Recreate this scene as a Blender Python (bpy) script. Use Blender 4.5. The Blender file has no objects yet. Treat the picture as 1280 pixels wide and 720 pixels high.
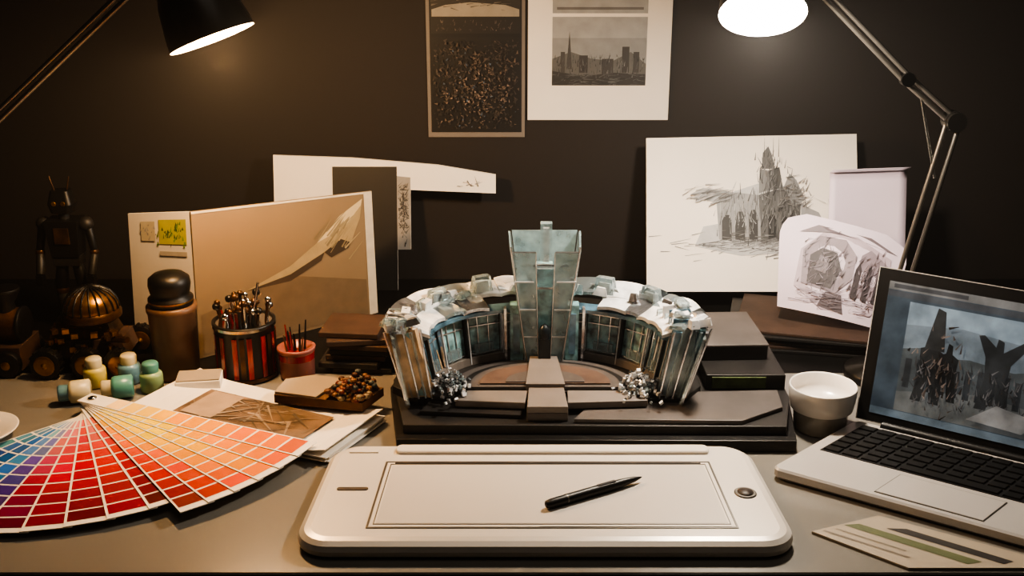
import bpy, math, random
from mathutils import Vector, Matrix
random.seed(7)
R=math.radians
SC=bpy.context.scene

def lin(c):
    return tuple(((v/255)/12.92 if v/255<=0.04045 else (((v/255)+0.055)/1.055)**2.4) for v in c)

# ------------------------------------------------------------ materials
MATS={}
def mat(name,col=(128,128,128),rough=.5,metal=0,noise=.15,scale=20,bump=0,emit=0,trans=0,usecol=False,coat=0,stretch=None,alpha=1,spec=.5):
    if name in MATS: return MATS[name]
    m=bpy.data.materials.new(name); m.use_nodes=True
    nt=m.node_tree; b=nt.nodes['Principled BSDF']
    tc=nt.nodes.new('ShaderNodeTexCoord'); mp=nt.nodes.new('ShaderNodeMapping')
    if stretch: mp.inputs['Scale'].default_value=stretch
    nz=nt.nodes.new('ShaderNodeTexNoise'); nz.inputs['Scale'].default_value=scale; nz.inputs['Detail'].default_value=5
    nt.links.new(tc.outputs['Object'],mp.inputs['Vector']); nt.links.new(mp.outputs['Vector'],nz.inputs['Vector'])
    mx=nt.nodes.new('ShaderNodeMix'); mx.data_type='RGBA'; mx.blend_type='MULTIPLY'
    mx.inputs['Factor'].default_value=1
    rp=nt.nodes.new('ShaderNodeMapRange'); rp.inputs['From Min'].default_value=.3; rp.inputs['From Max'].default_value=.7
    rp.inputs['To Min'].default_value=1-noise; rp.inputs['To Max'].default_value=1+noise*.5
    nt.links.new(nz.outputs['Fac'],rp.inputs['Value'])
    if usecol:
        at=nt.nodes.new('ShaderNodeAttribute'); at.attribute_name='Col'
        nt.links.new(at.outputs['Color'],mx.inputs['A'])
    else:
        mx.inputs['A'].default_value=(*lin(col),1)
    nt.links.new(rp.outputs['Result'],mx.inputs['B'])
    nt.links.new(mx.outputs['Result'],b.inputs['Base Color'])
    b.inputs['Roughness'].default_value=rough; b.inputs['Metallic'].default_value=metal
    b.inputs['Transmission Weight'].default_value=trans; b.inputs['Coat Weight'].default_value=coat
    b.inputs['Alpha'].default_value=alpha
    b.inputs['Specular IOR Level'].default_value=spec
    if emit:
        nt.links.new(mx.outputs['Result'],b.inputs['Emission Color']); b.inputs['Emission Strength'].default_value=emit
    if bump:
        bp=nt.nodes.new('ShaderNodeBump'); bp.inputs['Strength'].default_value=bump; bp.inputs['Distance'].default_value=.002
        nt.links.new(nz.outputs['Fac'],bp.inputs['Height']); nt.links.new(bp.outputs['Normal'],b.inputs['Normal'])
    MATS[name]=m; return m

mat('ink_print',usecol=True,rough=.55,noise=.12,scale=60)
mat('swatch_ink',usecol=True,rough=.4,noise=.05,scale=60,spec=.3)
mat('screen_pixels',usecol=True,rough=.3,noise=.45,scale=40,emit=.6,spec=.3)
mat('white_paper',(236,229,218),.7,noise=.05,scale=8)
mat('lilac_paper',(210,196,208),.6,noise=.06,scale=8)
mat('tan_board',(138,116,88),.6,noise=.15,scale=6)
mat('black',(12,11,11),.45,noise=.3)
mat('charcoal',(38,36,35),.5,noise=.3,bump=.2)
mat('brown_dark',(70,52,42),.6,noise=.35,scale=30,bump=.3)
mat('silver',(218,210,199),.35,metal=.15,noise=.04,scale=15)
mat('silver_light',(216,208,197),.42,metal=.05,noise=.03,scale=10)
mat('silver_edge',(120,116,110),.35,metal=.7,noise=.05)
mat('chrome',(200,200,200),.18,metal=1,noise=.05)
mat('slab_grey',(90,84,81),.5,noise=.2,scale=30,bump=.15)
mat('slab_light',(124,116,110),.5,noise=.15,scale=30,bump=.1)
mat('clay_brown',(98,78,67),.6,noise=.3,scale=40,bump=.3)
mat('model_white',(226,226,226),.2,noise=.35,scale=60,bump=.3,coat=.8)
mat('model_silver',(215,216,220),.14,metal=.85,noise=.35,scale=60,bump=.4)
mat('model_cream',(214,178,138),.25,noise=.45,scale=60,bump=.3,coat=.7)
mat('model_glass',(226,242,246),.05,trans=.85,noise=.1,scale=50,spec=.8)
mat('tower_glass',(196,226,232),.08,noise=.35,scale=70,alpha=.42,coat=1,spec=.9)
mat('model_teal',(142,184,188),.2,noise=.85,scale=70,bump=.4,coat=.7)
mat('model_blue',(96,128,146),.15,noise=.7,scale=60,coat=.8)
mat('model_dark',(30,38,42),.3,noise=.5,scale=50)
mat('gold',(170,125,60),.3,metal=.9,noise=.4,scale=60)
mat('bronze',(84,58,36),.4,metal=.6,noise=.5,scale=60,bump=.4)

# ------------------------------------------------------------ mesh builder
class MB:
    def __init__(s):
        s.v=[];s.f=[];s.m=[];s.c=[];s.sm=[];s.mats=[];s.M=Matrix.Identity(4)
    def mi(s,n):
        if n not in s.mats: s.mats.append(n)
        return s.mats.index(n)
    def add(s,vs,fs,m='black',col=(1,1,1),smooth=False):
        o=len(s.v); k=s.mi(m)
        for p in vs: s.v.append(tuple(s.M@Vector(p)))
        for f in fs:
            s.f.append([o+i for i in f]); s.m.append(k); s.c.append(col); s.sm.append(smooth)
    def box(s,c,d,m='black',rz=0,rx=0,ry=0,col=(1,1,1),taper=1):
        T=Matrix.Translation(c)@Matrix.Rotation(rz,4,'Z')@Matrix.Rotation(ry,4,'Y')@Matrix.Rotation(rx,4,'X')
        x,y,z=d[0]/2,d[1]/2,d[2]/2
        vs=[(-x,-y,-z),(x,-y,-z),(x,y,-z),(-x,y,-z),(-x*taper,-y*taper,z),(x*taper,-y*taper,z),(x*taper,y*taper,z),(-x*taper,y*taper,z)]
        s.add([T@Vector(p) for p in vs],[(3,2,1,0),(4,5,6,7),(0,1,5,4),(1,2,6,5),(2,3,7,6),(3,0,4,7)],m,col)
    def loft(s,secs,m='black',smooth=False,caps=True,col=(1,1,1),closed=True):
        n=len(secs[0]); vs=[p for q in secs for p in q]; fs=[]
        for i in range(len(secs)-1):
            for j in range(n if closed else n-1):
                a=i*n+j;b=i*n+(j+1)%n
                fs.append((a,b,b+n,a+n))
        s.add(vs,fs,m,col,smooth)
        if caps:
            s.add(secs[0],[tuple(reversed(range(n)))],m,col); s.add(secs[-1],[tuple(range(n))],m,col)
    def prism(s,poly,z0,z1,m='black',col=(1,1,1)):
        s.loft([[(p[0],p[1],z0) for p in poly],[(p[0],p[1],z1) for p in poly]],m,col=col)
    def lathe(s,prof,c=(0,0,0),seg=32,m='black',axis=None,smooth=True,caps=True):
        T=Matrix.Translation(c)
        if axis is not None: T=T@Vector((0,0,1)).rotation_difference(Vector(axis)).to_matrix().to_4x4()
        secs=[[T@Vector((r*math.cos(2*math.pi*i/seg),r*math.sin(2*math.pi*i/seg),z)) for i in range(seg)] for r,z in prof]
        s.loft(secs,m,smooth,caps)
    def rod(s,a,b,r,m='black',r2=None,seg=14):
        a=Vector(a);b=Vector(b);d=b-a
        s.lathe([(r,0),(r if r2 is None else r2,d.length)],a,seg,m,axis=d)
    def ball(s,c,r,m='black',sz=1,seg=20,rings=12,z0=-1,z1=1):
        pr=[]
        for i in range(rings+1):
            t=z0+(z1-z0)*i/rings; a=math.asin(max(-1,min(1,t)))
            pr.append((max(r*math.cos(a),1e-5),r*t*sz))
        s.lathe(pr,c,seg,m)
    def slab(s,c4,t,m):
        c=[Vector(p) for p in c4]; n=(c[1]-c[0]).cross(c[3]-c[0]).normalized()
        s.loft([[p for p in c],[p+n*t for p in c]],m)
    def fin(s,p0,p1,z0,z1,bulge,th,m,n=8,lean=0):
        p0=Vector((*p0,0));p1=Vector((*p1,0)); d=(p1-p0).normalized(); nn=Vector((d.y,-d.x,0)); secs=[]
        for i in range(n+1):
            t=i/n; o=nn*(bulge*math.sin(t*math.pi)+lean*t); z=z0+(z1-z0)*t; w=1-.35*t*t
            a=p0+o; b=p0+(p1-p0)*w+o
            secs.append([(a.x,a.y,z),(b.x,b.y,z),(b.x+nn.x*th,b.y+nn.y*th,z),(a.x+nn.x*th,a.y+nn.y*th,z)])
        s.loft(secs,m)
    def finish(s,name,bevel=0,parent=None,seg=2,warp=None):
        if warp: s.v=[warp(*p) for p in s.v]
        me=bpy.data.meshes.new(name); me.from_pydata(s.v,[],s.f)
        for n in s.mats: me.materials.append(MATS[n])
        ca=me.color_attributes.new('Col','FLOAT_COLOR','CORNER')
        for p in me.polygons:
            p.material_index=s.m[p.index]; p.use_smooth=s.sm[p.index]
            for li in p.loop_indices: ca.data[li].color=(*s.c[p.index][:3],1)
        me.update()
        ob=bpy.data.objects.new(name,me); SC.collection.objects.link(ob)
        if bevel:
            import bmesh
            bm=bmesh.new(); bm.from_mesh(me)
            bmesh.ops.remove_doubles(bm,verts=bm.verts,dist=1e-6)
            bmesh.ops.recalc_face_normals(bm,faces=bm.faces)
            bm.to_mesh(me); bm.free()
            md=ob.modifiers.new('bevel','BEVEL'); md.width=bevel; md.segments=seg; md.limit_method='ANGLE'; md.angle_limit=R(40)
        if parent: ob.parent=parent
        return ob

def planar(q):
    q=[Vector(p) for p in q]; n=(q[1]-q[0]).cross(q[3]-q[0]).normalized()
    q[2]=q[2]-n*(q[2]-q[0]).dot(n); return q

class Art:
    """flat printed / drawn marks lying on a real sheet. uv in 0..1 over the sheet"""
    def __init__(s,mb,O,X,Y,mat='ink_print',N=None,off=.0006,C=None):
        s.mb=mb;s.O=Vector(O);s.X=Vector(X)-s.O;s.Y=Vector(Y)-s.O;s.m=mat
        s.C=(Vector(C)-s.O-s.X-s.Y) if C is not None else Vector((0,0,0))
        s.N=N or s.X.cross(s.Y).normalized(); s.k=off; s.clip=(0.01,0.01,.99,.99)
    def P(s,u,v): return s.O+s.X*u+s.Y*v+s.C*(u*v)+s.N*s.k
    def poly(s,pts,c,raw=False):
        a0,b0,a1,b1=s.clip
        pts=[(min(a1,max(a0,u)),min(b1,max(b0,v))) for u,v in pts]
        s.mb.add([s.P(*p) for p in pts],[tuple(range(len(pts)))],s.m,c if raw else lin(c)); s.k+=.000006
    def rect(s,u0,v0,u1,v1,c): s.poly([(u0,v0),(u1,v0),(u1,v1),(u0,v1)],c)
    def stroke(s,u,v,L,w,a,c):
        asp=s.X.length/s.Y.length
        dx,dy=math.cos(a)*L/2,math.sin(a)*L/2*asp; nx,ny=-math.sin(a)*w/2,math.cos(a)*w/2*asp
        s.poly([(u-dx-nx,v-dy-ny),(u+dx-nx*.2,v+dy-ny*.2),(u+dx+nx*.2,v+dy+ny*.2),(u-dx+nx,v-dy+ny)],c)
    def hatch(s,cu,cv,su,sv,n,L,w,ang,spread,lo,hi,tint=(1,1,1),uni=False):
        a0,b0,a1,b1=s.clip
        for _ in range(n):
            if uni: u=cu+random.uniform(-su,su);v=cv+random.uniform(-sv,sv)
            else: u=random.gauss(cu,su);v=random.gauss(cv,sv)
            if not(a0<u<a1 and b0<v<b1): continue
            g=random.uniform(lo,hi)
            s.stroke(u,v,L*random.uniform(.4,1.3),w*random.uniform(.4,1.4),R(ang)+random.gauss(0,R(spread)),(g*tint[0],g*tint[1],g*tint[2]))

def rrect(x0,y0,x1,y1,r,z,seg=6,inset=0):
    x0+=inset;y0+=inset;x1-=inset;y1-=inset; r=max(r-inset,.001); o=[]
    for cx,cy,a in((x1-r,y0+r,-90),(x1-r,y1-r,0),(x0+r,y1-r,90),(x0+r,y0+r,180)):
        for i in range(seg+1):
            t=R(a+90*i/seg); o.append((cx+r*math.cos(t),cy+r*math.sin(t),z))
    return o

DZ=.75
# ------------------------------------------------------------ room
mat('wall_paint',(37,29,24),.75,noise=.12,scale=3,bump=.05)
mat('floor_wood',(40,32,27),.6,noise=.4,scale=6,stretch=(1,8,1))
def room(name,c,d,m):
    b=MB(); b.box(c,d,m); return b.finish(name)
room('floor',(0,.4,-.05),(5,4.4,.1),'floor_wood')
room('wall_back',(0,1.70,1.3),(5,.1,2.6),'wall_paint')
room('wall_left',(-2.45,.3,1.3),(.1,2.7,2.6),'wall_paint')
room('wall_right',(2.45,.3,1.3),(.1,2.7,2.6),'wall_paint')

# ------------------------------------------------------------ desk
mat('desk_laminate',(128,124,117),.28,noise=.08,scale=5,spec=.6)
mat('desk_black',(14,13,12),.5,noise=.2,scale=10,spec=.3)
b=MB()
YS=1.275
b.box((0,(.838+YS)/2,DZ-.0155),(2.0,YS-.838,.029),'desk_laminate')
b.box((0,(.838+YS)/2,DZ-.0005),(1.998,YS-.838-.002,.001),'desk_laminate')
b.box((0,(1.64+YS)/2,DZ-.015),(2.0,1.64-YS,.030),'desk_black')
for x in(-.95,.95):
    for y in(.89,1.59): b.box((x,y,.36),(.05,.05,.72),'charcoal')
b.box((0,1.59,.66),(1.85,.02,.1),'charcoal')
b.finish('desk')

# ------------------------------------------------------------ drawing tablet
b=MB(); x0,x1,y0,y1=-.190,.250,.856,1.050
T=[]
for ins,z in((.006,.7505),(.001,.754),(0,.759),(.0015,.764),(.006,.767),(.012,.768)):
    T.append(rrect(x0,y0,x1,y1,.032,z,inset=ins,seg=10))
b.loft(T,'silver',smooth=False)
def ring(b,x0,y0,x1,y1,w,z,m,h=.0006):
    b.box(((x0+x1)/2,y0,z),(x1-x0+w,w,h),m); b.box(((x0+x1)/2,y1,z),(x1-x0+w,w,h),m)
    b.box((x0,(y0+y1)/2,z),(w,y1-y0-w,h),m); b.box((x1,(y0+y1)/2,z),(w,y1-y0-w,h),m)
mat('seam',(62,54,48),.5)
mat('tablet_screen',(200,192,182),.38,noise=.03,scale=10)
b.box((.036,.9445,.7683),(.325,.122,.0006),'silver_light')
ring(b,-.128,.882,.200,1.007,.0016,.7684,'silver_edge')
b.box((.036,.9445,.7685),(.314,.110,.0006),'tablet_screen')
ring(b,-.123,.8875,.195,1.0015,.0008,.7688,'silver_edge')
b.box((.036,1.0042,.7688),(.31,.0026,.0008),'seam')
b.box((.11,.8842,.7686),(.17,.0016,.0008),'silver_light')
b.loft([rrect(-.122,1.024,.205,1.040,.006,.7675),rrect(-.122,1.024,.205,1.040,.006,.7705),rrect(-.122,1.024,.205,1.040,.006,.7715,inset=.001)],'silver_light')
b.loft([rrect(-.168,.950,-.138,.9555,.0026,.768),rrect(-.168,.950,-.138,.9555,.0026,.7688)],'seam')
b.lathe([(.0105,.7678),(.0105,.7688),(.0095,.7692)],(.222,.945,0),28,'silver_edge')
b.lathe([(.0075,.769),(.0075,.7696),(.001,.7697)],(.222,.945,0),28,'seam')
b.box((-.155,1.030,.7686),(.03,.006,.001),'silver_light')
b.finish('graphics_tablet',warp=lambda x,y,z:(.03+(x-.03)*(1+(.95-y)*.26),y,z))

# stylus
b=MB(); a=Vector((.031,.913,.7737)); c=Vector((.1255,.966,.7737)); d=c-a; L=d.length
b.lathe([(.0015,0),(.0036,.001),(.0044,.006),(.0046,.03),(.0045,.07),(.0040,.085),(.0026,.1),(.0008,L-.001),(.0004,L)],a,18,'black',axis=d)
b.lathe([(.0048,0),(.0048,.0015)],a+d.normalized()*.022,18,'silver_edge',axis=d)
b.box(a+d*.62+Vector((0,0,.0042)),(.02,.003,.0014),'charcoal',rz=math.atan2(d.y,d.x))
b.finish('stylus_pen')

# ------------------------------------------------------------ laptop
mat('alu',(200,194,188),.35,metal=.4,noise=.04)
mat('key',(20,20,22),.5,noise=.2)
b=MB(); A=Vector((.260,1.006,0)); U=Vector((.833,-.553,0)); V=Vector((.730,.683,0)); W,Dp=.30,.160
M=Matrix(((U.x,V.x,0,A.x),(U.y,V.y,0,A.y),(0,0,1,.7505),(0,0,0,1))); b.M=M
b.loft([rrect(0,0,W,Dp,.010,0,inset=.004),rrect(0,0,W,Dp,.010,.004),rrect(0,0,W,Dp,.010,.011),rrect(0,0,W,Dp,.010,.013,inset=.002)],'alu')
b.box((.15,.107,.0132),(.272,.084,.0006),'key')
for r in range(6):
    for k in range(14):
        if r==0 and 3<k<9: continue
        b.box((.024+.0194*k,.073+r*.0137,.0142),(.0165,.0110,.002),'black',taper=.9)
b.box((.024+.0194*6,.073,.0142),(.093,.0110,.002),'black',taper=.98)
b.box((.15,.032,.0133),(.10,.050,.0006),'silver_edge')
b.box((.15,.032,.0136),(.098,.048,.0006),'alu')
b.rod((.03,Dp-.001,.013),(.27,Dp-.001,.013),.0055,'black')
b.M=Matrix.Identity(4)
H0=A+V*Dp+Vector((0,0,.7655)); up=Vector((.024,.046,.160))
n=(U.cross(up)).normalized()
if n.y>0: n=-n
def lid(c0,u0,v0,u1,v1,off,t,m):
    q=[c0+U*(W*x)+up*y+n*off for x,y in((u0,v0),(u1,v0),(u1,v1),(u0,v1))]
    b.loft([q,[p-n*t for p in q]],m)
lid(H0,0,0,1,1,0,.005,'alu')
lid(H0,.004,.006,.996,.994,.0008,.001,'black')
s=Art(b,H0+U*(W*.045)+up*.06+n*.001,H0+U*(W*.955)+up*.06+n*.001,H0+U*(W*.045)+up*.92+n*.001,'screen_pixels',N=n)
s.clip=(0,0,1,1)
s.rect(0,0,1,1,(56,66,76))
s.rect(0,.94,1,1,(92,94,96)); s.rect(.02,.955,.3,.985,(60,62,66)); s.rect(0,.89,1,.935,(62,66,72))
s.rect(0,0,1,.055,(84,96,106))
s.clip=(.09,.06,.96,.87)
s.rect(.09,.06,.96,.87,(104,118,130))
s.poly([(.09,.70),(.3,.74),(.6,.69),(.97,.74),(.97,.05),(.09,.05)],(90,101,111))
s.poly([(.09,.52),(.16,.55),(.2,.49),(.34,.53),(.5,.50),(.6,.55),(.75,.5),(.97,.56),(.97,.05),(.09,.05)],(66,72,76))
s.poly([(.09,.05),(.97,.05),(.97,.27),(.7,.24),(.4,.30),(.09,.20)],(84,88,90))
for x in [.12+.045*i for i in range(19)]:
    s.rect(x-.012,.24,x+.012,.46+random.uniform(-.03,.05),(random.choice([(48,52,56),(56,60,64),(40,43,46)])))
def figure(x,y,h,w,c):
    s.poly([(x-w*.5,y),(x-w*.15,y),(x,y+h*.4),(x+w*.15,y),(x+w*.5,y),(x+w*.35,y+h*.45),(x+w*.4,y+h*.75),(x+w*.12,y+h*.82),(x+w*.1,y+h*.97),(x-w*.08,y+h),(x-w*.14,y+h*.82),(x-w*.4,y+h*.78),(x-w*.32,y+h*.42)],c)
figure(.20,.16,.50,.11,(40,42,44)); s.poly([(.17,.55),(.20,.86),(.23,.84),(.245,.55)],(46,48,50))
figure(.265,.20,.42,.09,(34,36,38)); figure(.44,.2,.52,.12,(44,47,50)); s.poly([(.40,.55),(.36,.72),(.38,.73),(.45,.62),(.53,.74),(.55,.72),(.48,.53)],(44,47,50))
figure(.60,.18,.36,.08,(40,42,45)); figure(.70,.17,.40,.12,(50,54,57)); figure(.86,.2,.45,.13,(42,45,48))
s.hatch(.5,.32,.36,.16,260,.03,.006,85,25,36,95,(1,1,1.03),uni=True)
s.hatch(.24,.40,.05,.14,60,.03,.008,80,30,26,105,(1.05,.95,.9))
s.poly([(.36,.11),(.56,.09),(.62,.2),(.46,.25)],(112,114,116)); s.poly([(.62,.12),(.8,.1),(.84,.17),(.7,.2)],(60,62,64))
b.finish('laptop')

# ------------------------------------------------------------ cup
mat('porcelain',(228,220,210),.25,noise=.03)
mat('cup_band',(150,142,130),.12,noise=.45,scale=25,stretch=(1,1,.4),coat=.6)
b=MB(); c=(.340,1.122,DZ+.0005)
b.lathe([(.0265,0),(.0285,.002),(.0300,.024)],c,40,'cup_band')
b.lathe([(.0300,.0235),(.0335,.0255),(.0355,.036),(.0365,.0505),(.0358,.052),(.0343,.0505),(.033,.038),(.028,.030),(.001,.029)],c,48,'porcelain')
b.finish('ceramic_cup')

# ------------------------------------------------------------ stripe card
mat('card_beige',(158,146,129),.6,noise=.06)
b=MB()
b.prism([(.276,.902),(.346,.930),(.462,.858),(.446,.842),(.345,.842)],DZ+.0004,DZ+.0026,'card_beige')
a=Art(b,(.276,.902,DZ+.0026),(.365,.832,DZ+.0026),(.346,.930,DZ+.0026)); a.clip=(-2,-2,2,2); a.k=.0003
a.poly([(.02,.44),(.98,.50),(1.0,.68),(.06,.60)],(88,94,62))
a.poly([(.22,.72),(1.1,.80),(1.10,.95),(.30,.88)],(50,45,42))
a.poly([(.03,.1),(.7,.16),(.7,.20),(.03,.14)],(120,110,98)); a.poly([(.05,.26),(.6,.3),(.6,.33),(.05,.29)],(130,120,106))
b.finish('color_stripe_card')

# ------------------------------------------------------------ colour swatch fans
def fan(name,piv,a0,a1,n,L,cols,z,w0=.020,w1=.046,rows=11):
    b=MB()
    for i in range(n):
        ang=R(a0+(a1-a0)*i/(n-1)); T=Matrix.Translation((piv[0],piv[1],z+i*.0011))@Matrix.Rotation(ang,4,'Z'); b.M=T
        def wid(t): return w0+(w1-w0)*t
        q=[(-.012,-w0/2),(L,-w1/2),(L,w1/2),(-.012,w0/2)]
        b.prism(q,0,.0008,'white_paper')
        base=cols[i%len(cols)]
        for r in range(rows):
            t0=.10+.88*r/rows; t1=.10+.88*(r+.86)/rows
            f=r/(rows-1)*(len(base)-1); k0=min(int(f),len(base)-2); f-=k0
            c=[max(0,min(255,base[k0][k]*(1-f)+base[k0+1][k]*f+random.uniform(-12,12))) for k in range(3)]
            vs=[(L*t0,wid(t0)*-.44,.0011),(L*t1,wid(t1)*-.44,.0011),(L*t1,wid(t1)*.44,.0011),(L*t0,wid(t0)*.44,.0011)]
            b.add(vs,[(0,1,2,3)],'swatch_ink',lin(c))
    b.M=Matrix.Identity(4)
    b.lathe([(.005,0),(.005,.0015),(.002,.0025)],(piv[0],piv[1],z+n*.0011),16,'chrome')
    return b.finish(name)
blues=[((120,160,185),(60,110,150),(30,60,110)),((110,160,195),(25,70,130),(12,25,70)),((90,145,200),(15,70,150),(15,30,90)),((150,185,215),(50,115,190),(15,55,130)),((165,165,200),(90,80,160),(50,40,100)),((225,150,160),(185,60,95),(110,20,50)),((235,150,150),(205,45,65),(130,18,35)),((230,115,110),(190,25,35),(115,10,20)),((235,150,135),(200,55,55),(140,22,28)),((230,120,100),(190,35,35),(100,14,22))]
fan('color_swatch_fan',(-.474,1.150),-130,-54,10,.258,blues,DZ+.0006)
oranges=[((240,200,90),(235,120,20),(190,40,15),(130,15,15)),((248,215,90),(245,170,5),(225,90,5),(170,30,15)),((252,225,80),(250,205,0),(242,150,0),(215,70,5)),((252,230,100),(252,215,0),(250,180,0),(235,120,5)),((252,228,120),(252,205,10),(248,155,5),(225,105,20)),((248,220,150),(250,180,30),(242,130,15),(220,110,50))]
fan('color_swatch_fan.001',(-.475,1.158),-52,-25,6,.292,oranges,DZ+.0125,w0=.022,w1=.034,rows=12)

# white dish at left
b=MB(); b.lathe([(.02,0),(.03,.002),(.042,.010),(.044,.012),(.042,.0125),(.03,.006),(.001,.004)],(-.580,1.095,DZ+.0005),40,'porcelain'); b.finish('white_dish')

# ------------------------------------------------------------ open magazine
b=MB()
def mag(x,y,zoff,l,w,rot,curl,m):
    nx,ny=16,8; T=Matrix.Translation((x,y,DZ+zoff))@Matrix.Rotation(R(rot),4,'Z')
    vs=[];fs=[]
    for i in range(nx+1):
        for j in range(ny+1):
            u=i/nx;v=j/ny
            zz=curl*(max(0,abs(u-.5)-.30)*5)**2*.01
            vs.append(T@Vector(((u-.5)*l,(v-.5)*w,zz)))
    for i in range(nx):
        for j in range(ny):
            a=i*(ny+1)+j; fs.append((a,a+ny+1,a+ny+2,a+1))
    o=len(vs); vs2=vs+[v+Vector((0,0,-.0012)) for v in vs]
    f2=fs+[tuple(reversed([k+o for k in f])) for f in fs]
    bd=[j for j in range(ny+1)]+[i*(ny+1)+ny for i in range(1,nx+1)]+[nx*(ny+1)+j for j in range(ny-1,-1,-1)]+[i*(ny+1) for i in range(nx-1,0,-1)]
    for k in range(len(bd)):
        a=bd[k];c=bd[(k+1)%len(bd)]; f2.append((a,c,c+o,a+o))
    b.add(vs2,f2,m,smooth=False); return T
for k in range(5):
    T=mag(-.283+random.uniform(-.002,.002),1.140+random.uniform(-.002,.002),.002+k*.0021,.260,.110,-26+random.uniform(-1.5,1.5),.8 if k==4 else .2,'white_paper')
mat('photo_brown',(128,106,88),.5,noise=.7,scale=30)
q=[T@Vector(p) for p in((-.085,-.044,.0022),(.088,-.044,.0028),(.088,.022,.0028),(-.085,.022,.0022))]
b.add(q,[(0,1,2,3)],'photo_brown')
ar=Art(b,q[0],q[1],q[3]); ar.hatch(.5,.5,.25,.25,60,.25,.02,10,40,90,170,(1,.9,.8))
ar.rect(.05,.05,.3,.95,(170,150,130))
b.finish('open_magazine')

# craft rock block
mat('kraft',(112,82,60),.8,noise=.3,scale=50,bump=.3)
TB=Matrix.Translation((-.208,1.168,DZ+.0155))@Matrix.Rotation(R(-14),4,'Z')
b=MB(); b.M=TB
b.prism([(-.055,-.028),(.05,-.026),(.058,.02),(-.03,.032),(-.06,.01)],0,.010,'kraft')
b.prism([(-.055,-.026),(-.004,-.028),(.006,.026),(-.03,.030),(-.058,.01)],.010,.013,'card_beige')
b.finish('craft_rock_base')
b=MB(); b.M=TB@Matrix.Translation((0,0,.010))
pc=[(96,58,40),(120,78,50),(62,72,76),(140,124,100),(74,40,28),(44,38,34),(104,40,32),(128,88,54)]
for i in range(150):
    x=random.uniform(.008,.052); y=random.uniform(-.026,.02); r=random.uniform(.0018,.0048)
    z=random.uniform(.0,.018)*(1-abs(x-.03)/.04)
    c=lin(random.choice(pc)); n0=len(b.f)
    b.ball((x,y,z+r*.4),r,'ink_print',sz=.8,seg=7,rings=5)
    for k in range(n0,len(b.f)): b.c[k]=c; b.sm[k]=False
b.finish('decorative_pebbles')

# ------------------------------------------------------------ model base
b=MB()
b.prism([(-.122,1.066),(.300,1.062),(.315,1.16),(.318,1.36),(-.115,1.36),(-.142,1.20)],DZ+.0005,DZ+.014,'black')
b.prism([(-.116,1.080),(.292,1.076),(.312,1.15),(.314,1.35),(-.11,1.35),(-.138,1.20)],DZ+.014,DZ+.024,'charcoal')
b.prism([(.066,1.084),(.245,1.080),(.296,1.115),(.300,1.16),(.10,1.15)],DZ+.024,DZ+.029,'slab_grey')
b.prism([(-.10,1.104),(.010,1.094),(.016,1.15),(-.08,1.165)],DZ+.024,DZ+.029,'charcoal')
b.prism([(-.105,1.13),(.02,1.125),(.02,1.33),(.0,1.34),(-.110,1.30),(-.135,1.16)],DZ+.024,DZ+.034,'charcoal')
b.prism([(.02,1.125),(.19,1.125),(.213,1.16),(.211,1.30),(.16,1.34),(.02,1.34)],DZ+.0239,DZ+.0339,'charcoal')
b.prism([(-.062,1.112),(.014,1.106),(.019,1.150),(-.05,1.155)],DZ+.030,DZ+.038,'slab_light')
b.prism([(.060,1.106),(.148,1.112),(.133,1.158),(.062,1.150)],DZ+.030,DZ+.038,'slab_light')
b.prism([(.016,1.088),(.060,1.088),(.056,1.17),(.020,1.17)],DZ+.0338,DZ+.0415,'slab_light')
b.box((.038,1.105,DZ+.029),(.044,.034,.0098),'slab_grey')
b.finish('model_base_slabs',bevel=.0008)

# ------------------------------------------------------------ architectural model
b=MB(); CX,CY=.037,1.150; ZF=DZ+.0345
def el(rx,ry,a): return (CX+rx*math.cos(a),CY+ry*math.sin(a))
for k,(rx,ry,z,m) in enumerate(((.112,.080,.003,'slab_grey'),(.098,.068,.0052,'charcoal'),(.088,.060,.0070,'slab_grey'))):
    b.prism([el(rx,ry,R(-10+200*i/30)) for i in range(31)],ZF,ZF+z,m)
b.prism([el(.076,.050,R(-5+190*i/24)) for i in range(25)],ZF,ZF+.0088,'clay_brown')
b.prism([el(.045,.030,R(-5+190*i/24)) for i in range(25)],ZF,ZF+.0100,'slab_grey')
b.prism([(CX-.022,CY-.012),(CX+.022,CY-.012),(CX+.016,CY+.07),(CX-.016,CY+.07)],ZF,ZF+.0112,'slab_light')
def arc(rx0,ry0,rx1,ry1,z0,z1,a0,a1,m,n=30,z1i=None,z0i=None):
    secs=[]
    for i in range(n+1):
        a=R(a0+(a1-a0)*i/n); p=el(rx0,ry0,a); q=el(rx1,ry1,a)
        secs.append([(p[0],p[1],z0 if z0i is None else z0i),(q[0],q[1],z0),(q[0],q[1],z1),(p[0],p[1],z1 if z1i is None else z1i)])
    b.loft(secs,m)
arc(.140,.100,.166,.126,ZF,ZF+.066,-8,188,'model_dark')
arc(.127,.089,.141,.101,ZF+.056,ZF+.068,0,180,'model_blue',z0i=ZF+.060,z1i=ZF+.064)
arc(.131,.092,.142,.102,ZF,ZF+.009,-2,182,'slab_light')
arc(.163,.124,.171,.131,ZF,ZF+.060,-8,188,'model_glass')
def plate(a0,a1,r0,r1,zi,zo,th,m):
    secs=[]
    for i in range(7):
        a=R(a0+(a1-a0)*i/6); p=el(.127+r0,.089+r0,a); q=el(.127+r1,.089+r1,a); dz=.002*math.sin(i/6*math.pi)
        secs.append([(p[0],p[1],zi+dz),(q[0],q[1],zo+dz),(q[0],q[1],zo+th+dz),(p[0],p[1],zi+th+dz)])
    b.loft(secs,m)
a=-6
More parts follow.
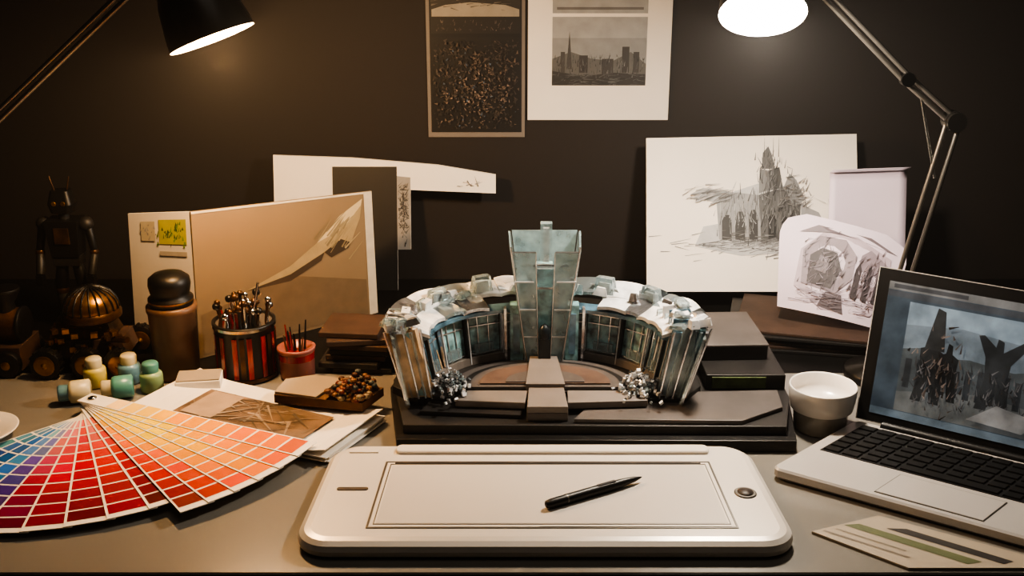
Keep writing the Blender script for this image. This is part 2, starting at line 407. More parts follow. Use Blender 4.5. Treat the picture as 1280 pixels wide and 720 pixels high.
while a<184:
    w=random.uniform(9,20)
    mm=random.choice(['model_white','model_silver','model_white','model_glass'])
    if not(72<a<108 or 72<a+w<108): plate(a,a+w,0,.026,ZF+.064+random.uniform(0,.002),ZF+.074+random.uniform(0,.004),.004,mm)
    plate(a+2,a+w+1,.018,.044,ZF+.072+random.uniform(0,.003),ZF+.080+random.uniform(0,.006),.004,random.choice(['model_white','model_silver','model_glass','model_dark','model_white']))
    a+=w*.85
for i in range(70):
    a=R(random.uniform(-4,184)); f=random.uniform(.2,1); p=el(.136+.032*f,.097+.032*f,a)
    if abs(p[0]-CX)<.03 and f<.7: continue
    h=random.uniform(.004,.012)
    b.box((p[0],p[1],ZF+.080+h*.3),(random.uniform(.008,.022),random.uniform(.003,.010),h),random.choice(['model_white','model_silver','model_glass','model_silver']),rz=a+R(90+random.uniform(-25,25)),rx=R(random.uniform(-14,14)),ry=R(random.uniform(-10,10)),taper=random.uniform(.5,1))
for a,h in((62,.022),(118,.024),(142,.018),(38,.020),(14,.020)):
    p=el(.154,.115,R(a)); b.box((p[0],p[1],ZF+.078+h/2-.002),(.026,.012,h),'model_glass',rz=R(a+90),taper=.75)
    b.box((p[0],p[1],ZF+.076+h*.3),(.018,.007,h*.8),'model_white',rz=R(a+84),taper=.8)
nb=8
def bay(a0,a1,mm,split):
    p=Vector((*el(.1385,.0985,a0),0)); q=Vector((*el(.1385,.0985,a1),0)); z0,z1=ZF+.010,ZF+.058
    o=Vector((0,.004,0))
    b.loft([[p+Vector((0,0,z0)),q+Vector((0,0,z0)),q+Vector((0,0,z1)),p+Vector((0,0,z1))],[p+o+Vector((0,0,z0)),q+o+Vector((0,0,z0)),q+o+Vector((0,0,z1)),p+o+Vector((0,0,z1))]],mm)
    dv=q-p; ag=math.atan2(dv.y,dv.x)
    for t in split:
        m_=p+dv*t; b.box((m_.x,m_.y-.0015,ZF+.034),(.0010,.0012,.047),'model_silver',rz=ag)
    mid=(p+q)/2
    for zz in(.012,.046,.057): b.box((mid.x,mid.y-.0015,ZF+zz),(dv.length,.0012,.0012),'model_silver',rz=ag)
    b.box((mid.x,mid.y-.0035,ZF+.018),(dv.length*.6,.004,.012),'model_glass',rz=ag)
for i in range(nb):
    st=172/nb; bay(R(4+st*i+1.2),R(4+st*(i+1)-1.2),'model_teal' if i not in(0,7) else 'model_blue',(.33,.66))
for i in range(nb+1):
    a=R(4+172*i/nb); p=el(.134,.095,a)
    b.box((p[0],p[1],ZF+.033),(.005,.006,.062),'model_silver' if i%2 else 'model_dark',rz=a,taper=.85)
    b.box((p[0]*.98+CX*.02,p[1]-.002,ZF+.033),(.0015,.0015,.064),'model_white',rz=a)
for sgn in(-1,1):
    for i in range(13):
        t=i/12; a=R(190-34*t) if sgn<0 else R(-10+34*t)
        p=el(.136,.096,a); q_=el(.172,.130,a)
        h=ZF+.080+.010*math.sin(i*2.1)
        mm=(['model_cream','model_glass','model_white','model_cream','model_silver','model_teal'] if sgn<0 else ['model_glass','model_blue','model_silver','model_glass','model_white','model_blue'])[i%6]
        P0,P1=(q_,p) if sgn<0 else (p,q_)
        b.fin(P0,P1,ZF,h,.004,.0022,mm)
    for i in range(9):
        t=i/8; a=R(196-26*t) if sgn<0 else R(-16+26*t); p=el(.170,.128,a)
        b.box((p[0],p[1]-.002,ZF+.038),(.0035,.010,.076+.008*math.sin(i*1.7)),['model_glass','model_silver','model_cream' if sgn<0 else 'model_blue'][i%3],rz=a,ry=R(3*sgn),taper=.8)
    x=CX+sgn*.153
    for k in range(12):
        b.box((x+random.uniform(-.014,.014),CY-.012+random.uniform(-.012,.012),ZF+.078+random.uniform(0,.012)),(random.uniform(.010,.022),random.uniform(.008,.014),random.uniform(.004,.010)),['model_white','model_silver','model_glass','model_white'][k%4],rz=random.uniform(-.8,.8),rx=random.uniform(-.3,.3),ry=random.uniform(-.3,.3),taper=random.uniform(.6,1))
    for k in range(5): b.rod((x-.016+.008*k,CY-.026+.002*(k%2),ZF),(x-.018+.0095*k,CY-.027,ZF+.078+.004*(k%3)),.0015,['model_silver','model_glass'][k%2],seg=8)
    for k in range(4):
        b.box((x-.012+.008*k,CY-.019+.002*(k%2),ZF+.039),(.0075,.008,.074+.006*(k%2)),(['model_cream','model_white','model_teal','model_cream'] if sgn<0 else ['model_blue','model_white','model_glass','model_teal'])[k],rz=.3*sgn*(k%2),taper=.9)
for sgn in(-1,1):
    for i in range(150):
        x=CX+sgn*(.112)+random.gauss(0,.014); y=CY-.008+random.gauss(0,.014)
        d=math.hypot(x-(CX+sgn*.112),y-(CY-.008)); h=max(.001,.026-.75*d)
        b.box((x,y,ZF+.004+random.uniform(0,h)),[random.uniform(.0015,.005) for _ in range(3)],random.choice(['model_white','model_silver','model_dark','model_glass','model_white','model_silver']),rz=random.random()*3,rx=random.random()*3)
TX,TY=CX+.001,1.222; z0=ZF+.002
def pane(xb0,xb1,xt0,xt1,yb,yt,z0,z1,m,t=.002):
    q=[(xb0,yb,z0),(xb1,yb,z0),(xt1,yt,z1),(xt0,yt,z1)]
    b.loft([q,[(p[0],p[1]+t,p[2]) for p in q]],m)
pane(TX-.020,TX-.007,TX-.037,TX-.011,TY,TY-.012,z0,.926,'tower_glass')
pane(TX+.007,TX+.020,TX+.011,TX+.037,TY,TY-.012,z0,.926,'tower_glass')
pane(TX-.021,TX+.021,TX-.038,TX+.038,TY+.026,TY+.036,z0,.938,'tower_glass')
for sg in(-1,1):
    q=[(TX+sg*.021,TY,z0),(TX+sg*.023,TY+.022,z0),(TX+sg*.040,TY+.034,.938),(TX+sg*.038,TY-.012,.926)]
    b.loft([q,[(p[0]+sg*.002,p[1],p[2]) for p in q]],'tower_glass')
    b.rod((TX+sg*.021,TY-.001,z0),(TX+sg*.039,TY-.013,.932),.0012,'chrome')
    b.rod((TX+sg*.007,TY-.001,z0),(TX+sg*.011,TY-.011,.925),.0009,'chrome')
    b.rod((TX+sg*.023,TY+.024,z0),(TX+sg*.040,TY+.034,.938),.001,'chrome')
    for k in range(3): b.box((TX+sg*(.016+.004*k),TY-.003-.004*k,.82+.035*k),(.016+.003*k,.002,.0015),'model_white')
b.rod((TX-.038,TY-.012,.926),(TX-.011,TY-.012,.926),.0009,'chrome'); b.rod((TX+.038,TY-.012,.926),(TX+.011,TY-.012,.926),.0009,'chrome')
b.box((TX,TY+.016,(z0+.905)/2),(.014,.010,.905-z0),'model_teal',taper=1.3)
for sg in(-1,1):
    b.box((TX+sg*.013,TY+.018,(z0+.89)/2),(.005,.004,.89-z0),'model_silver',ry=R(5*sg),taper=1)
    b.box((TX+sg*.020,TY+.022,(z0+.88)/2),(.009,.002,.88-z0),'model_teal',ry=R(7*sg))
b.box((TX+.001,TY+.005,.934),(.014,.012,.044),'tower_glass',taper=.95)
b.box((TX+.001,TY+.005,.930),(.007,.006,.040),'model_white')
b.box((TX,TY+.002,.906),(.056,.004,.003),'model_silver'); b.box((TX,TY-.002,.880),(.048,.003,.0025),'model_silver')
b.box((TX,TY-.001,.893),(.020,.010,.022),'model_glass',taper=.9)
b.box((TX,TY-.006,ZF+.020),(.015,.012,.030),'model_dark',taper=.8)
b.ball((TX,TY-.006,ZF+.042),.007,'model_dark',sz=1.6,seg=10,rings=6)
for sg in(-1,1):
    b.box((TX+sg*.033,TY+.014,ZF+.036),(.016,.018,.070),'model_teal',taper=.9); b.box((TX+sg*.046,TY+.010,ZF+.034),(.003,.01,.066),'model_silver')
    b.box((TX+sg*.033,TY+.0045,ZF+.036),(.008,.002,.050),'model_blue')
def bowl(x,y,z):
    t=max(0,min(1,(z-ZF)/.080)); k=min(1,abs(x-CX)/.14)
    return (CX+(x-CX)*(1+k*(.115*t-.09)),y,z)
b.finish('architectural_model',warp=bowl)

# ------------------------------------------------------------ right stacked boxes
b=MB(); mat('green_edge',(76,92,42),.6,noise=.5,scale=60)
b.box((.266,1.250,DZ+.0335),(.090,.16,.0185),'charcoal'); b.box((.258,1.1695,DZ+.0335),(.062,.002,.014),'green_edge')
b.finish('storage_box',bevel=.001)
b=MB(); b.box((.258,1.268,DZ+.0515),(.078,.110,.017),'charcoal',rz=.04); b.box((.258,1.268,DZ+.061),(.080,.112,.003),'slab_grey',rz=.04); b.finish('storage_box.001',bevel=.001)

# dark portfolio folders
b=MB()
for i in range(6):
    b.box((.398+random.uniform(-.010,.010),1.405+random.uniform(-.006,.006),DZ+.0025+i*.0042),(.200,.145,.0038),random.choice(['brown_dark','charcoal','brown_dark']),rz=R(-12+random.uniform(-6,6)))
b.finish('portfolio_folder_stack',bevel=.0006)

# dark slab stack at left of the model
b=MB()
for i in range(7):
    b.box((-.190+random.uniform(-.008,.008),1.305+random.uniform(-.005,.005),DZ+.0045+i*.0076),(.074,.070,.0068),random.choice(['brown_dark','charcoal','black']),rz=R(random.uniform(-10,10)))
b.finish('slate_tile_stack',bevel=.001)

# ------------------------------------------------------------ boards
b=MB(); q=planar([(.191,1.500,.778),(.492,1.500,.778),(.498,1.600,.985),(.194,1.600,.978)])
b.slab(q,-.004,'white_paper')
a=Art(b,q[0],q[1],q[3],C=q[2])
def ruin(a,cu,cv,sc,tint=(1,1,1),dk=1):
    g=lambda v:tuple(v*dk*t for t in tint)
    P=lambda pts,c:a.poly([(cu+x*sc,cv+y*sc) for x,y in pts],g(c))
    P([(-.26,-.20),(-.22,-.08),(-.05,-.04),(.2,-.05),(.34,-.10),(.22,-.24),(-.05,-.26)],186)
    # big block seen at an angle: lit left face, dark right face
    P([(-.15,-.16),(-.16,.06),(-.09,.13),(.03,.11),(.04,-.20)],150)
    P([(.04,-.20),(.03,.11),(.16,.16),(.22,.05),(.21,-.14)],96)
    P([(-.16,.06),(-.28,.12),(-.22,.16),(-.09,.13)],172)
    P([(-.09,.13),(.03,.11),(.16,.16),(.05,.19)],190)
    # stepped tower
    P([(.03,.12),(.035,.27),(.075,.26),(.08,.14)],130); P([(.08,.14),(.075,.26),(.125,.28),(.14,.15)],82)
    P([(.045,.27),(.05,.37),(.075,.41),(.09,.36),(.105,.27)],104)
    P([(.14,.15),(.17,.24),(.20,.20),(.24,.08),(.2,.04)],140)
    P([(.22,.05),(.30,.0),(.33,-.08),(.22,-.12)],150)
    for x,w,h in((-.115,.022,.15),(-.055,.022,.17),(.005,.02,.18)):
        P([(x-w,-.16),(x-w,-.16+h*.75),(x-w*.4,-.16+h),(x+w*.5,-.16+h),(x+w,-.16+h*.75),(x+w,-.17)],60)
    for x,w,h in((.09,.018,.16),(.15,.018,.14)):
        P([(x-w,-.16),(x-w,-.16+h*.8),(x,-.16+h),(x+w,-.16+h*.8),(x+w,-.15)],38)
    a.hatch(cu,cv-.19*sc,.15*sc,.03*sc,130,.08*sc,.004*sc,4,9,70,160,tint)
    a.hatch(cu-.05*sc,cv+.02*sc,.06*sc,.07*sc,110,.05*sc,.004*sc,86,12,60,180,tint)
    a.hatch(cu+.12*sc,cv+.0*sc,.05*sc,.09*sc,130,.05*sc,.0045*sc,84,12,36,130,tint)
    a.hatch(cu+.08*sc,cv+.24*sc,.03*sc,.07*sc,80,.04*sc,.0045*sc,80,20,40,140,tint)
    a.hatch(cu+.20*sc,cv+.10*sc,.05*sc,.06*sc,90,.05*sc,.004*sc,50,50,80,160,tint)
    a.hatch(cu-.20*sc,cv+.12*sc,.05*sc,.02*sc,50,.08*sc,.004*sc,24,12,90,170,tint)
    for x in(.055,.095,.12): a.stroke(cu+x*sc,cv+.40*sc,.09*sc,.003*sc,R(88),(70,68,66))
ruin(a,.50,.50,1.05)
b.finish('sketch_board')

# curled lilac sheet + sketch paper
b=MB(); nx,ny=10,14; vs=[];fs=[]
for j in range(ny+1):
    t=j/ny
    for i in range(nx+1):
        u=i/nx
        x=.440+.106*u-.01*(1-t); y=1.445+.075*t+.012*math.sin(u*math.pi)*(1-t)-(max(0,t-.93)*.25); z=.785+.170*t+ (.004 if t<.97 else -.002)+.004*u*t
        vs.append((x,y,z))
for j in range(ny):
    for i in range(nx):
        k=j*(nx+1)+i; fs.append((k,k+1,k+nx+2,k+nx+1))
b.add(vs,fs,'lilac_paper',smooth=True)
b.finish('curled_paper_sheet').modifiers.new('t','SOLIDIFY').thickness=.0008
b=MB(); q=[(.350,1.390,.796),(.478,1.345,.778),(.524,1.400,.880),(.360,1.455,.912)]
q=[Vector(p) for p in q]
nx,ny=16,12; vs=[];fs=[]; nnq=(q[1]-q[0]).cross(q[3]-q[0]).normalized()
def bend(u,v):
    p=(q[0]*(1-u)+q[1]*u)*(1-v)+(q[3]*(1-u)+q[2]*u)*v
    return p+nnq*(.010*math.sin(u*math.pi)+.006*math.sin(v*math.pi))
for j in range(ny+1):
    for i in range(nx+1):
        u,v=i/nx,j/ny
        if v>.7:
            k=(v-.7)/.3; lim=.5*(1-math.sqrt(max(0,1-k*k)))*.4; u=lim+(1-2*lim)*u
        vs.append(bend(u,v))
for j in range(ny):
    for i in range(nx):
        k=j*(nx+1)+i; fs.append((k,k+1,k+nx+2,k+nx+1))
b.add(vs,fs,'lilac_paper',smooth=True)
class BArt(Art):
    def P(s,u,v): return bend(u,v)+nnq*s.k
a=BArt(b,q[0],q[1],q[3]); a.k=.0015; a.clip=(.04,.04,.95,.92)
T=(1,.92,.99)
P=lambda pts,c:a.poly(pts,(c,c*.91,c*.97))
P([(.14,.24),(.18,.62),(.34,.84),(.6,.88),(.88,.74),(.94,.36),(.84,.10),(.4,.06)],176)
P([(.20,.28),(.20,.62),(.32,.80),(.52,.82),(.62,.68),(.62,.42),(.5,.24)],138)
P([(.25,.30),(.26,.58),(.35,.68),(.47,.66),(.52,.5),(.46,.28)],66)
P([(.30,.44),(.34,.60),(.42,.58),(.40,.42)],110)
P([(.62,.26),(.66,.70),(.72,.78),(.90,.64),(.88,.26)],146)
for x in(.66,.75,.84): P([(x-.028,.24),(x-.025,.54),(x,.62),(x+.022,.54),(x+.025,.22)],72)
P([(.16,.80),(.3,.91),(.7,.91),(.92,.80),(.6,.86),(.4,.86)],112)
P([(.36,.08),(.42,.24),(.56,.24),(.60,.06)],92)
a.hatch(.40,.5,.10,.16,120,.08,.008,60,30,50,150,T); a.hatch(.76,.45,.08,.14,110,.08,.008,80,15,60,150,T); a.hatch(.55,.18,.2,.06,70,.12,.008,0,10,80,160,T)
b.finish('sketch_paper')

# folded display board left
b=MB(); c0=(-.397,1.318,DZ+.001)
qL=planar([(-.494,1.368,DZ+.001),c0,(-.392,1.322,.943),(-.487,1.373,.927)])
b.slab(qL,-.003,'white_paper')
qR=planar([c0,(-.190,1.488,DZ+.001),(-.203,1.500,.928),(-.392,1.322,.943)])
b.slab(qR,-.003,'tan_board')
a=Art(b,qL[0],qL[1],qL[3],C=qL[2])
a.rect(.48,.78,.90,.95,(190,186,84)); a.hatch(.69,.86,.12,.04,40,.06,.03,80,20,90,170,(.8,1,.3)); a.rect(.2,.8,.42,.94,(205,195,170)); a.hatch(.31,.87,.06,.03,14,.05,.02,80,20,140,180)
a.rect(.48,.70,.90,.73,(190,180,165))
a=Art(b,qR[0],qR[1],qR[3],C=qR[2]); a.clip=(0,0,1,1)
a.poly([(0,.985),(1,.985),(1,1.0),(0,1.0)],(216,204,184))
a.poly([(.95,0),(1,0),(1,1),(.95,1)],(206,194,174))
a.poly([(.02,.3),(.5,.45),(.94,.30),(.94,.02),(.02,.02)],(118,98,74))
a.poly([(.25,.40),(.5,.52),(.66,.66),(.8,.84),(.94,.95),(.92,.80),(.86,.62),(.8,.66),(.7,.58),(.5,.46)],(168,146,108))
a.poly([(.25,.40),(.5,.46),(.7,.58),(.68,.52),(.5,.41)],(76,60,44))
a.poly([(.70,.58),(.80,.66),(.86,.62),(.84,.58),(.74,.53)],(70,55,40))
a.poly([(.66,.66),(.8,.84),(.94,.95),(.93,.9),(.82,.74)],(206,186,146))
a.hatch(.78,.72,.05,.06,40,.12,.010,48,8,130,180,(1,.88,.66))
b.finish('folded_display_board')

# back artwork board (cut sheet with dark print)
def Wp(x,z,y=1.58):
    return (x,y+(z-.75)*.22,z)
b=MB()
out=[(-.352,.752),(-.17,.752),(-.17,.812),(-.150,.812),(-.150,.898),(-.024,.893),(-.024,.920),(-.11,.934),(-.235,.944),(-.352,.948)]
b.loft([[Wp(x,z) for x,z in out],[Wp(x,z,1.584) for x,z in out]],'white_paper')
O,X,Y=Wp(-.352,.752),Wp(-.03,.752),Wp(-.352,.945)
a=Art(b,O,X,Y); a.clip=(0,0,1,1)
a.rect(.27,0,.565,.93,(24,21,19))
a.poly([(.565,.31),(.627,.31),(.627,.85),(.565,.86)],(150,145,138)); a.clip=(.57,.32,.62,.84); a.hatch(.595,.58,.015,.13,140,.03,.005,80,50,25,120); a.clip=(0,0,1,1)
a.stroke(.93,.82,.05,.003,R(110),(60,55,50)); a.hatch(.9,.80,.05,.01,8,.03,.004,0,20,80,150)
b.finish('artwork_board')

# wall posters
yw=1.6485
mat('poster_border',(124,116,108),.6,noise=.06)
b=MB(); b.box((-.0525,yw,1.095),(.143,.002,.250),'poster_border')
a=Art(b,(-.124,yw-.001,.970),(.019,yw-.001,.970),(-.124,yw-.001,1.220))
a.rect(.035,.03,.965,.975,(18,15,13)); a.clip=(.05,.04,.95,.95)
a.rect(.05,.60,.95,.94,(46,41,36)); a.poly([(.06,.74),(.2,.765),(.45,.78),(.8,.765),(.94,.74),(.94,.70),(.06,.70)],(150,142,128)); a.poly([(.05,.70),(.95,.70),(.95,.60),(.05,.60)],(30,26,23))
a.hatch(.5,.80,.3,.03,50,.08,.008,0,10,60,120,(1,.93,.84)); a.hatch(.5,.65,.4,.03,60,.03,.01,80,20,40,120,(1,.9,.8),uni=True); a.rect(.05,.585,.95,.605,(10,9,8))
a.clip=(.06,.05,.94,.58)
a.hatch(.5,.31,.43,.26,420,.04,.024,45,80,20,62,(1.05,.92,.82),uni=True)
a.hatch(.5,.32,.26,.14,420,.036,.020,45,80,34,105,(1.05,.9,.78)); a.hatch(.5,.24,.3,.1,130,.026,.018,45,80,70,150,(1.05,.9,.8)); a.hatch(.5,.3,.3,.14,40,.024,.016,45,80,80,140,(.7,.85,1))
b.finish('art_poster')
b=MB(); b.box((.1265,yw-.0022,1.12),(.207,.002,.248),'white_paper')
a=Art(b,(.023,yw-.0032,.996),(.230,yw-.0032,.996),(.023,yw-.0032,1.244))
a.rect(.17,.205,.83,.60,(140,141,140)); a.rect(.17,.62,.83,.90,(158,158,155)); a.rect(.2,.64,.8,.655,(110,108,106))
a.clip=(.17,.205,.83,.60)
a.rect(.17,.48,.83,.60,(158,158,156))
a.poly([(.17,.205),(.83,.205),(.83,.33),(.72,.40),(.6,.35),(.45,.36),(.3,.40),(.17,.36)],(96,95,93))
a.poly([(.17,.205),(.83,.205),(.83,.27),(.6,.28),(.4,.26),(.17,.29)],(52,50,48))
a.rect(.66,.28,.71,.43,(60,58,56)); a.rect(.74,.28,.78,.40,(66,64,62)); a.poly([(.27,.3),(.29,.52),(.31,.3)],(70,68,66)); a.rect(.23,.28,.26,.40,(72,70,68)); a.rect(.36,.28,.42,.38,(58,56,55)); a.rect(.52,.27,.6,.36,(64,62,60))
a.hatch(.5,.32,.32,.06,160,.035,.006,86,12,36,120,uni=True); a.hatch(.5,.24,.33,.03,90,.06,.007,6,14,30,100,uni=True)
b.finish('art_poster.001')

# ------------------------------------------------------------ left jars
mat('jar_brown',(96,70,52),.45,noise=.2,scale=30)
b=MB(); c=(-.410,1.268,DZ+.0005)
b.lathe([(.024,0),(.0265,.003),(.0285,.083),(.030,.086),(.030,.092),(.026,.093)],c,36,'jar_brown')
b.lathe([(.024,.092),(.0265,.096),(.0265,.102),(.022,.104),(.0235,.110),(.0250,.118),(.0240,.126),(.018,.131),(.008,.134),(.001,.1345)],c,36,'black')
b.lathe([(.0268,.098),(.0268,.100)],c,36,'gold')
b.finish('lidded_jar')
mat('red_glass',(160,22,16),.2,noise=.6,scale=40,stretch=(6,6,.3),coat=.6)
b=MB(); c=(-.325,1.270,DZ+.0005)
b.lathe([(.033,0),(.036,.003),(.036,.066),(.038,.068),(.038,.072),(.034,.072),(.033,.060),(.001,.058)],c,40,'black')
for i in range(26):
    an=2*math.pi*i/26
    if i%4==2: continue
    b.box((c[0]+.0365*math.cos(an),c[1]+.0365*math.sin(an),DZ+.034),(.0012,.006,.052),'red_glass' if i%4 else 'bronze',rz=an)
b.lathe([(.0385,.067),(.0385,.0705)],c,40,'chrome'); b.lathe([(.0372,.002),(.0372,.006)],c,40,'bronze')
for i in range(34):
    an=random.random()*6.28; r=random.uniform(.005,.027); h=random.uniform(.080,.104)
    p=(c[0]+r*math.cos(an),c[1]+r*math.sin(an),DZ+.060); q2=(c[0]+r*1.25*math.cos(an),c[1]+r*1.25*math.sin(an),DZ+h)
    m=random.choice(['chrome','bronze','black','red_glass','bronze'])
    b.rod(p,q2,.0018,m,seg=8); b.ball(q2,random.uniform(.003,.006),random.choice(['chrome','bronze','black','bronze']),seg=10,rings=6)
b.rod((c[0]+.01,c[1]-.01,DZ+.06),(c[0]+.022,c[1]-.006,DZ+.122),.0016,'chrome',seg=8)
b.finish('tool_pot')
mat('pink_glaze',(150,92,84),.35,noise=.2)
b=MB(); c=(-.262,1.262,DZ+.0005)
b.lathe([(.018,0),(.021,.003),(.0215,.034),(.023,.037),(.0235,.040),(.0215,.041),(.020,.036),(.001,.032)],c,36,'pink_glaze')
b.lathe([(.0218,.026),(.0222,.034)],c,36,'red_glass')
for i in range(12):
    an=random.random()*6.28; r=random.uniform(.002,.015)
    p=(c[0]+r*math.cos(an),c[1]+r*math.sin(an),DZ+.034); q2=(c[0]+r*1.3*math.cos(an),c[1]+r*1.3*math.sin(an),DZ+random.uniform(.05,.075))
    b.rod(p,q2,.0016,random.choice(['red_glass','bronze','black','jar_brown']),r2=.0008,seg=8)
b.finish('brush_jar')
b=MB(); b.box((-.370,1.218,DZ+.0105),(.052,.034,.020),'white_paper',rz=.15); b.box((-.370,1.218,DZ+.0215),(.050,.032,.002),'card_beige',rz=.15); b.finish('eraser_block',bevel=.002)

# paint bottles
mat('p_teal',(92,150,140),.3,noise=.1); mat('p_cream',(205,195,162),.35,noise=.1); mat('p_green',(150,175,130),.35,noise=.1); mat('p_blue',(110,150,165),.3,noise=.1); mat('p_yellow',(205,190,110),.35,noise=.1)
for i,(x,y,m1,m2,lay) in enumerate(((-.505,1.200,'p_cream','p_blue',1),(-.460,1.213,'p_teal','p_cream',1),(-.428,1.222,'p_green','p_teal',0),(-.500,1.236,'p_yellow','p_cream',0),(-.462,1.247,'p_blue','p_cream',0))):
    b=MB()
    pr=[(.011,0),(.0135,.0015),(.0135,.020),(.0125,.023),(.008,.025)]
    pc2=[(.0095,.0245),(.0098,.034),(.0085,.036),(.001,.0362)]
    if lay:
        c=(x+.016,y-.008,DZ+.0142); ax=(-.85,-.25,.0)
    else: c=(x,y,DZ+.0005); ax=(0,0,1)
    b.lathe(pr,c,24,m1,axis=ax); b.lathe(pc2,c,24,m2,axis=ax)
    b.finish('paint_bottle')

# toy vehicle with domed turret
b=MB(); ox,oy=-.520,1.290
b.box((ox-.005,oy+.01,DZ+.032),(.100,.055,.022),'brown_dark',rz=.05,taper=.9)
b.box((ox-.01,oy+.012,DZ+.052),(.08,.045,.022),'bronze',rz=.05,taper=.8)
b.lathe([(.030,.062),(.036,.066),(.036,.072),(.034,.076)],(ox,oy+.01,DZ),32,'bronze')
b.ball((ox,oy+.01,DZ+.076),.033,'gold',sz=.85,z0=0,seg=28,rings=8)
for k in range(10):
    an=math.pi*k/10
    for t in range(8):
        a0=math.pi*t/8;a1=math.pi*(t+1)/8
        f=lambda a:(ox+.0338*math.cos(a)*math.cos(an),oy+.01+.0338*math.cos(a)*math.sin(an),DZ+.076+.029*math.sin(a))
        b.rod(f(a0),f(a1),.0013,'black',seg=6)
for x in(-.042,.008,.048):
    for y in(-.026,.046):
        cc=(ox+x-.004,oy+y+(.006 if y>0 else -.006),DZ+.0195)
        b.lathe([(.012,-.007),(.0185,-.006),(.0185,.006),(.012,.007)],cc,24,'black',axis=(0,1,0))
        b.lathe([(.013,-.0085),(.011,-.0095),(.004,-.009),(.001,-.012)],cc,20,'gold',axis=(0,1,0))
        for k in range(14):
            an=2*math.pi*k/14; b.box((cc[0]+.0187*math.cos(an),cc[1],cc[2]+.0187*math.sin(an)*.99),(.003,.011,.003),'black',ry=-an)
b.rod((ox+.02,oy-.015,DZ+.045),(ox+.055,oy-.03,DZ+.05),.004,'bronze')
for k in range(16): b.box((ox+random.uniform(-.045,.045),oy-.022,DZ+random.uniform(.03,.058)),(.008,.008,.006),random.choice(['bronze','black','gold']),rz=random.random())
b.finish('toy_armored_vehicle',bevel=.0004)
b=MB(); ox,oy=-.650,1.295
b.box((ox,oy,DZ+.022),(.10,.06,.03),'brown_dark')
b.rod((ox-.05,oy,DZ+.056),(ox+.045,oy,DZ+.056),.022,'bronze',seg=24)
for k in(-.04,-.01,.02,.044): b.lathe([(.0235,0),(.0235,.004)],(ox+k,oy,DZ+.056),24,'black',axis=(1,0,0))
b.lathe([(.012,.07),(.010,.085),(.018,.10),(.018,.104),(.012,.104)],(ox+.028,oy,DZ),20,'black'); b.ball((ox-.005,oy,DZ+.082),.013,'bronze')
b.box((ox-.035,oy,DZ+.085),(.03,.05,.05),'brown_dark',taper=.9)
for x in(-.035,.0,.035):
    for yy in(-.034,.034):
        b.lathe([(.010,-.006),(.0165,-.005),(.0165,.005),(.01,.006)],(ox+x,oy+yy,DZ+.0175),20,'black',axis=(0,1,0))
    b.lathe([(.006,-.007),(.001,-.009)],(ox+x,oy-.034,DZ+.0175),14,'gold',axis=(0,1,0))
b.finish('toy_steam_engine',bevel=.0005)
# tall dark robot figurine behind the toys
b=MB(); ox,oy=-.592,1.43
b.loft([rrect(ox-.032,oy-.025,ox+.032,oy+.025,.006,DZ+.0005),rrect(ox-.030,oy-.023,ox+.030,oy+.023,.006,DZ+.008)],'charcoal')
for sg in(-1,1):
    b.box((ox+sg*.014,oy-.003,DZ+.014),(.018,.030,.012),'black',taper=.85)
    b.rod((ox+sg*.014,oy,DZ+.018),(ox+sg*.015,oy,DZ+.052),.0065,'charcoal',r2=.008); b.ball((ox+sg*.015,oy,DZ+.056),.009,'bronze')
    b.rod((ox+sg*.015,oy,DZ+.060),(ox+sg*.010,oy,DZ+.095),.009,'black',r2=.0075)
    b.ball((ox+sg*.028,oy,DZ+.148),.010,'charcoal'); b.rod((ox+sg*.030,oy,DZ+.146),(ox+sg*.036,oy-.004,DZ+.112),.006,'black',r2=.005)
    b.ball((ox+sg*.036,oy-.004,DZ+.110),.006,'bronze'); b.rod((ox+sg*.036,oy-.004,DZ+.108),(ox+sg*.034,oy-.018,DZ+.082),.0055,'charcoal'); b.box((ox+sg*.034,oy-.019,DZ+.076),(.009,.011,.014),'black')
    b.rod((ox+sg*.008,oy,DZ+.192),(ox+sg*.013,oy,DZ+.212),.0014,'bronze',r2=.0007)
b.box((ox,oy,DZ+.099),(.034,.022,.014),'charcoal',taper=1.1)
b.box((ox,oy,DZ+.130),(.036,.028,.050),'black',taper=1.25); b.box((ox,oy-.016,DZ+.135),(.020,.004,.022),'bronze')
b.rod((ox,oy,DZ+.154),(ox,oy,DZ+.166),.007,'charcoal'); b.loft([rrect(ox-.013,oy-.012,ox+.013,oy+.012,.005,DZ+.164),rrect(ox-.016,oy-.014,ox+.016,oy+.014,.006,DZ+.176),rrect(ox-.012,oy-.010,ox+.012,oy+.010,.005,DZ+.194)],'black')
for sg in(-1,1): b.lathe([(.0035,0),(.003,.002)],(ox+sg*.006,oy-.013,DZ+.178),12,'gold',axis=(0,-1,0))
b.finish('robot_figurine',bevel=.0006)

# ------------------------------------------------------------ lamps
mat('bulb_white',(255,246,230),.4,emit=14,noise=0); mat('bulb_warm',(255,206,130),.4,emit=12,noise=0)
mat('shade_white',(190,186,178),.4,noise=.05); mat('shade_black',(30,28,26),.35,metal=.3,noise=.1); mat('arm_metal',(150,145,138),.3,metal=.9,noise=.08)
def shade(b,c,ax,r,outer,inner,bulb):
    ax=Vector(ax).normalized()
    b.lathe([(r,0),(r*.98,-.012),(r*.86,-.045),(r*.62,-.075),(r*.42,-.09),(r*.38,-.12),(r*.3,-.128),(.001,-.13)],c,40,outer,axis=ax,caps=False)
    b.lathe([(r,0),(r*.96,-.004),(r*.94,-.012),(r*.82,-.044),(r*.58,-.072),(.001,-.082)],c,40,inner,axis=ax,caps=False)
    b.lathe([(r*.9,-.014),(r*.7,-.009),(r*.4,-.005),(.001,-.004)],c,32,bulb,axis=ax,caps=False)
    return ax
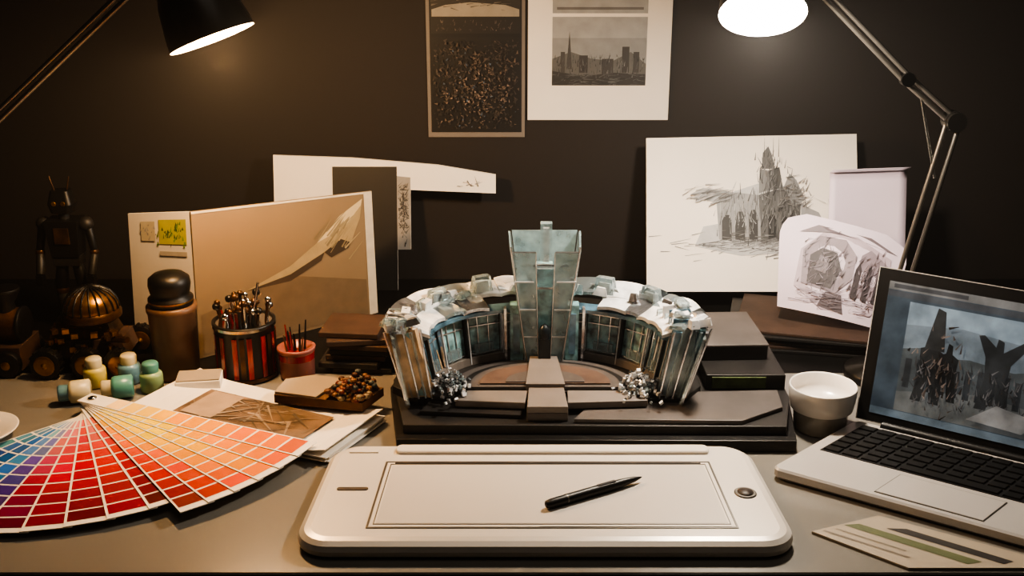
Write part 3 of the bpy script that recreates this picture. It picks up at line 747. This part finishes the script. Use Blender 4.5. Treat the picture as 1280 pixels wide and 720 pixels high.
def link(b,p,q,gap,m='arm_metal'):
    p=Vector(p);q=Vector(q);d=(q-p).normalized(); s=d.cross(Vector((0,1,0))).normalized()*gap
    b.rod(p+s,q+s,.0028,m,seg=10); b.rod(p-s,q-s,.0028,m,seg=10)
    for e in(p,q): b.lathe([(gap+.004,-.006),(gap+.004,.006)],e,18,'shade_black',axis=(0,1,0))
b=MB(); YL=1.26; cR=Vector((.262,1.20,1.190))
axR=shade(b,cR,(-.06,-.60,-.80),.0455,'shade_black','shade_white','bulb_white')
jt=(.500,YL,1.066); el1=(.442,YL,1.113); bs=(.448,YL,.79)
link(b,jt,bs,.0075)
link(b,el1,jt,.004)
top=(.318,YL,1.228)
link(b,top,el1,.004)
b.rod(top,cR-axR*.115,.005,'shade_black')
b.lathe([(.011,-.012),(.011,.012)],jt,20,'shade_black',axis=(0,1,0))
b.rod((.458,YL,1.10),(.486,YL,1.0),.0015,'chrome',seg=8)
b.lathe([(.040,0),(.042,.004),(.041,.012),(.014,.018),(.012,.045),(.009,.05)],(.448,YL,DZ+.0005),36,'shade_black')
b.finish('desk_lamp')
b=MB(); cL=Vector((-.318,1.21,1.163))
axL=shade(b,cL,(.36,-.10,-.93),.047,'shade_black','shade_white','bulb_warm')
pA=(-.374,1.22,1.238); pB=(-.62,1.22,1.030)
b.rod(cL-axL*.115,pA,.005,'shade_black')
link(b,pA,pB,.004)
link(b,pB,(-.80,1.42,.79),.006)
b.lathe([(.045,0),(.047,.004),(.045,.012),(.014,.018),(.012,.04),(.009,.05)],(-.80,1.42,DZ+.0005),36,'shade_black')
b.finish('desk_lamp.001')

def light(name,kind,loc,power,col,**k):
    l=bpy.data.lights.new(name,kind); l.energy=power; l.color=col
    for a_,v_ in k.items(): setattr(l,a_,v_)
    o=bpy.data.objects.new(name,l); SC.collection.objects.link(o); o.location=loc; return o
light('desk_lamp_bulb','POINT',cR+axR*.016,12,(1,.88,.74),shadow_soft_size=.022)
light('desk_lamp_bulb_warm','POINT',cL+axL*.016,8,(1,.63,.32),shadow_soft_size=.022)
light('overhead_fill','AREA',(.1,.5,2.4),3,(1,.90,.80),shape='DISK',size=1.0)  # added dim fill from above to lift the tablet front, not a room fixture

w=bpy.data.worlds.new('w'); SC.world=w; w.use_nodes=True
w.node_tree.nodes['Background'].inputs[0].default_value=(.9,.85,.8,1); w.node_tree.nodes['Background'].inputs[1].default_value=.01
vs_=w.node_tree.nodes.new('ShaderNodeVolumeScatter'); vs_.inputs['Density'].default_value=.022; vs_.inputs['Color'].default_value=(.9,.9,.9,1)
w.node_tree.links.new(vs_.outputs[0],w.node_tree.nodes['World Output'].inputs['Volume'])
try: SC.view_settings.look='AgX - High Contrast'
except Exception: pass

cam=bpy.data.cameras.new('camera'); co=bpy.data.objects.new('camera',cam); SC.collection.objects.link(co)
co.location=(0,0,1.3); co.rotation_euler=(R(71),0,0); cam.lens=39.375; cam.sensor_width=36; cam.clip_start=.01
SC.camera=co
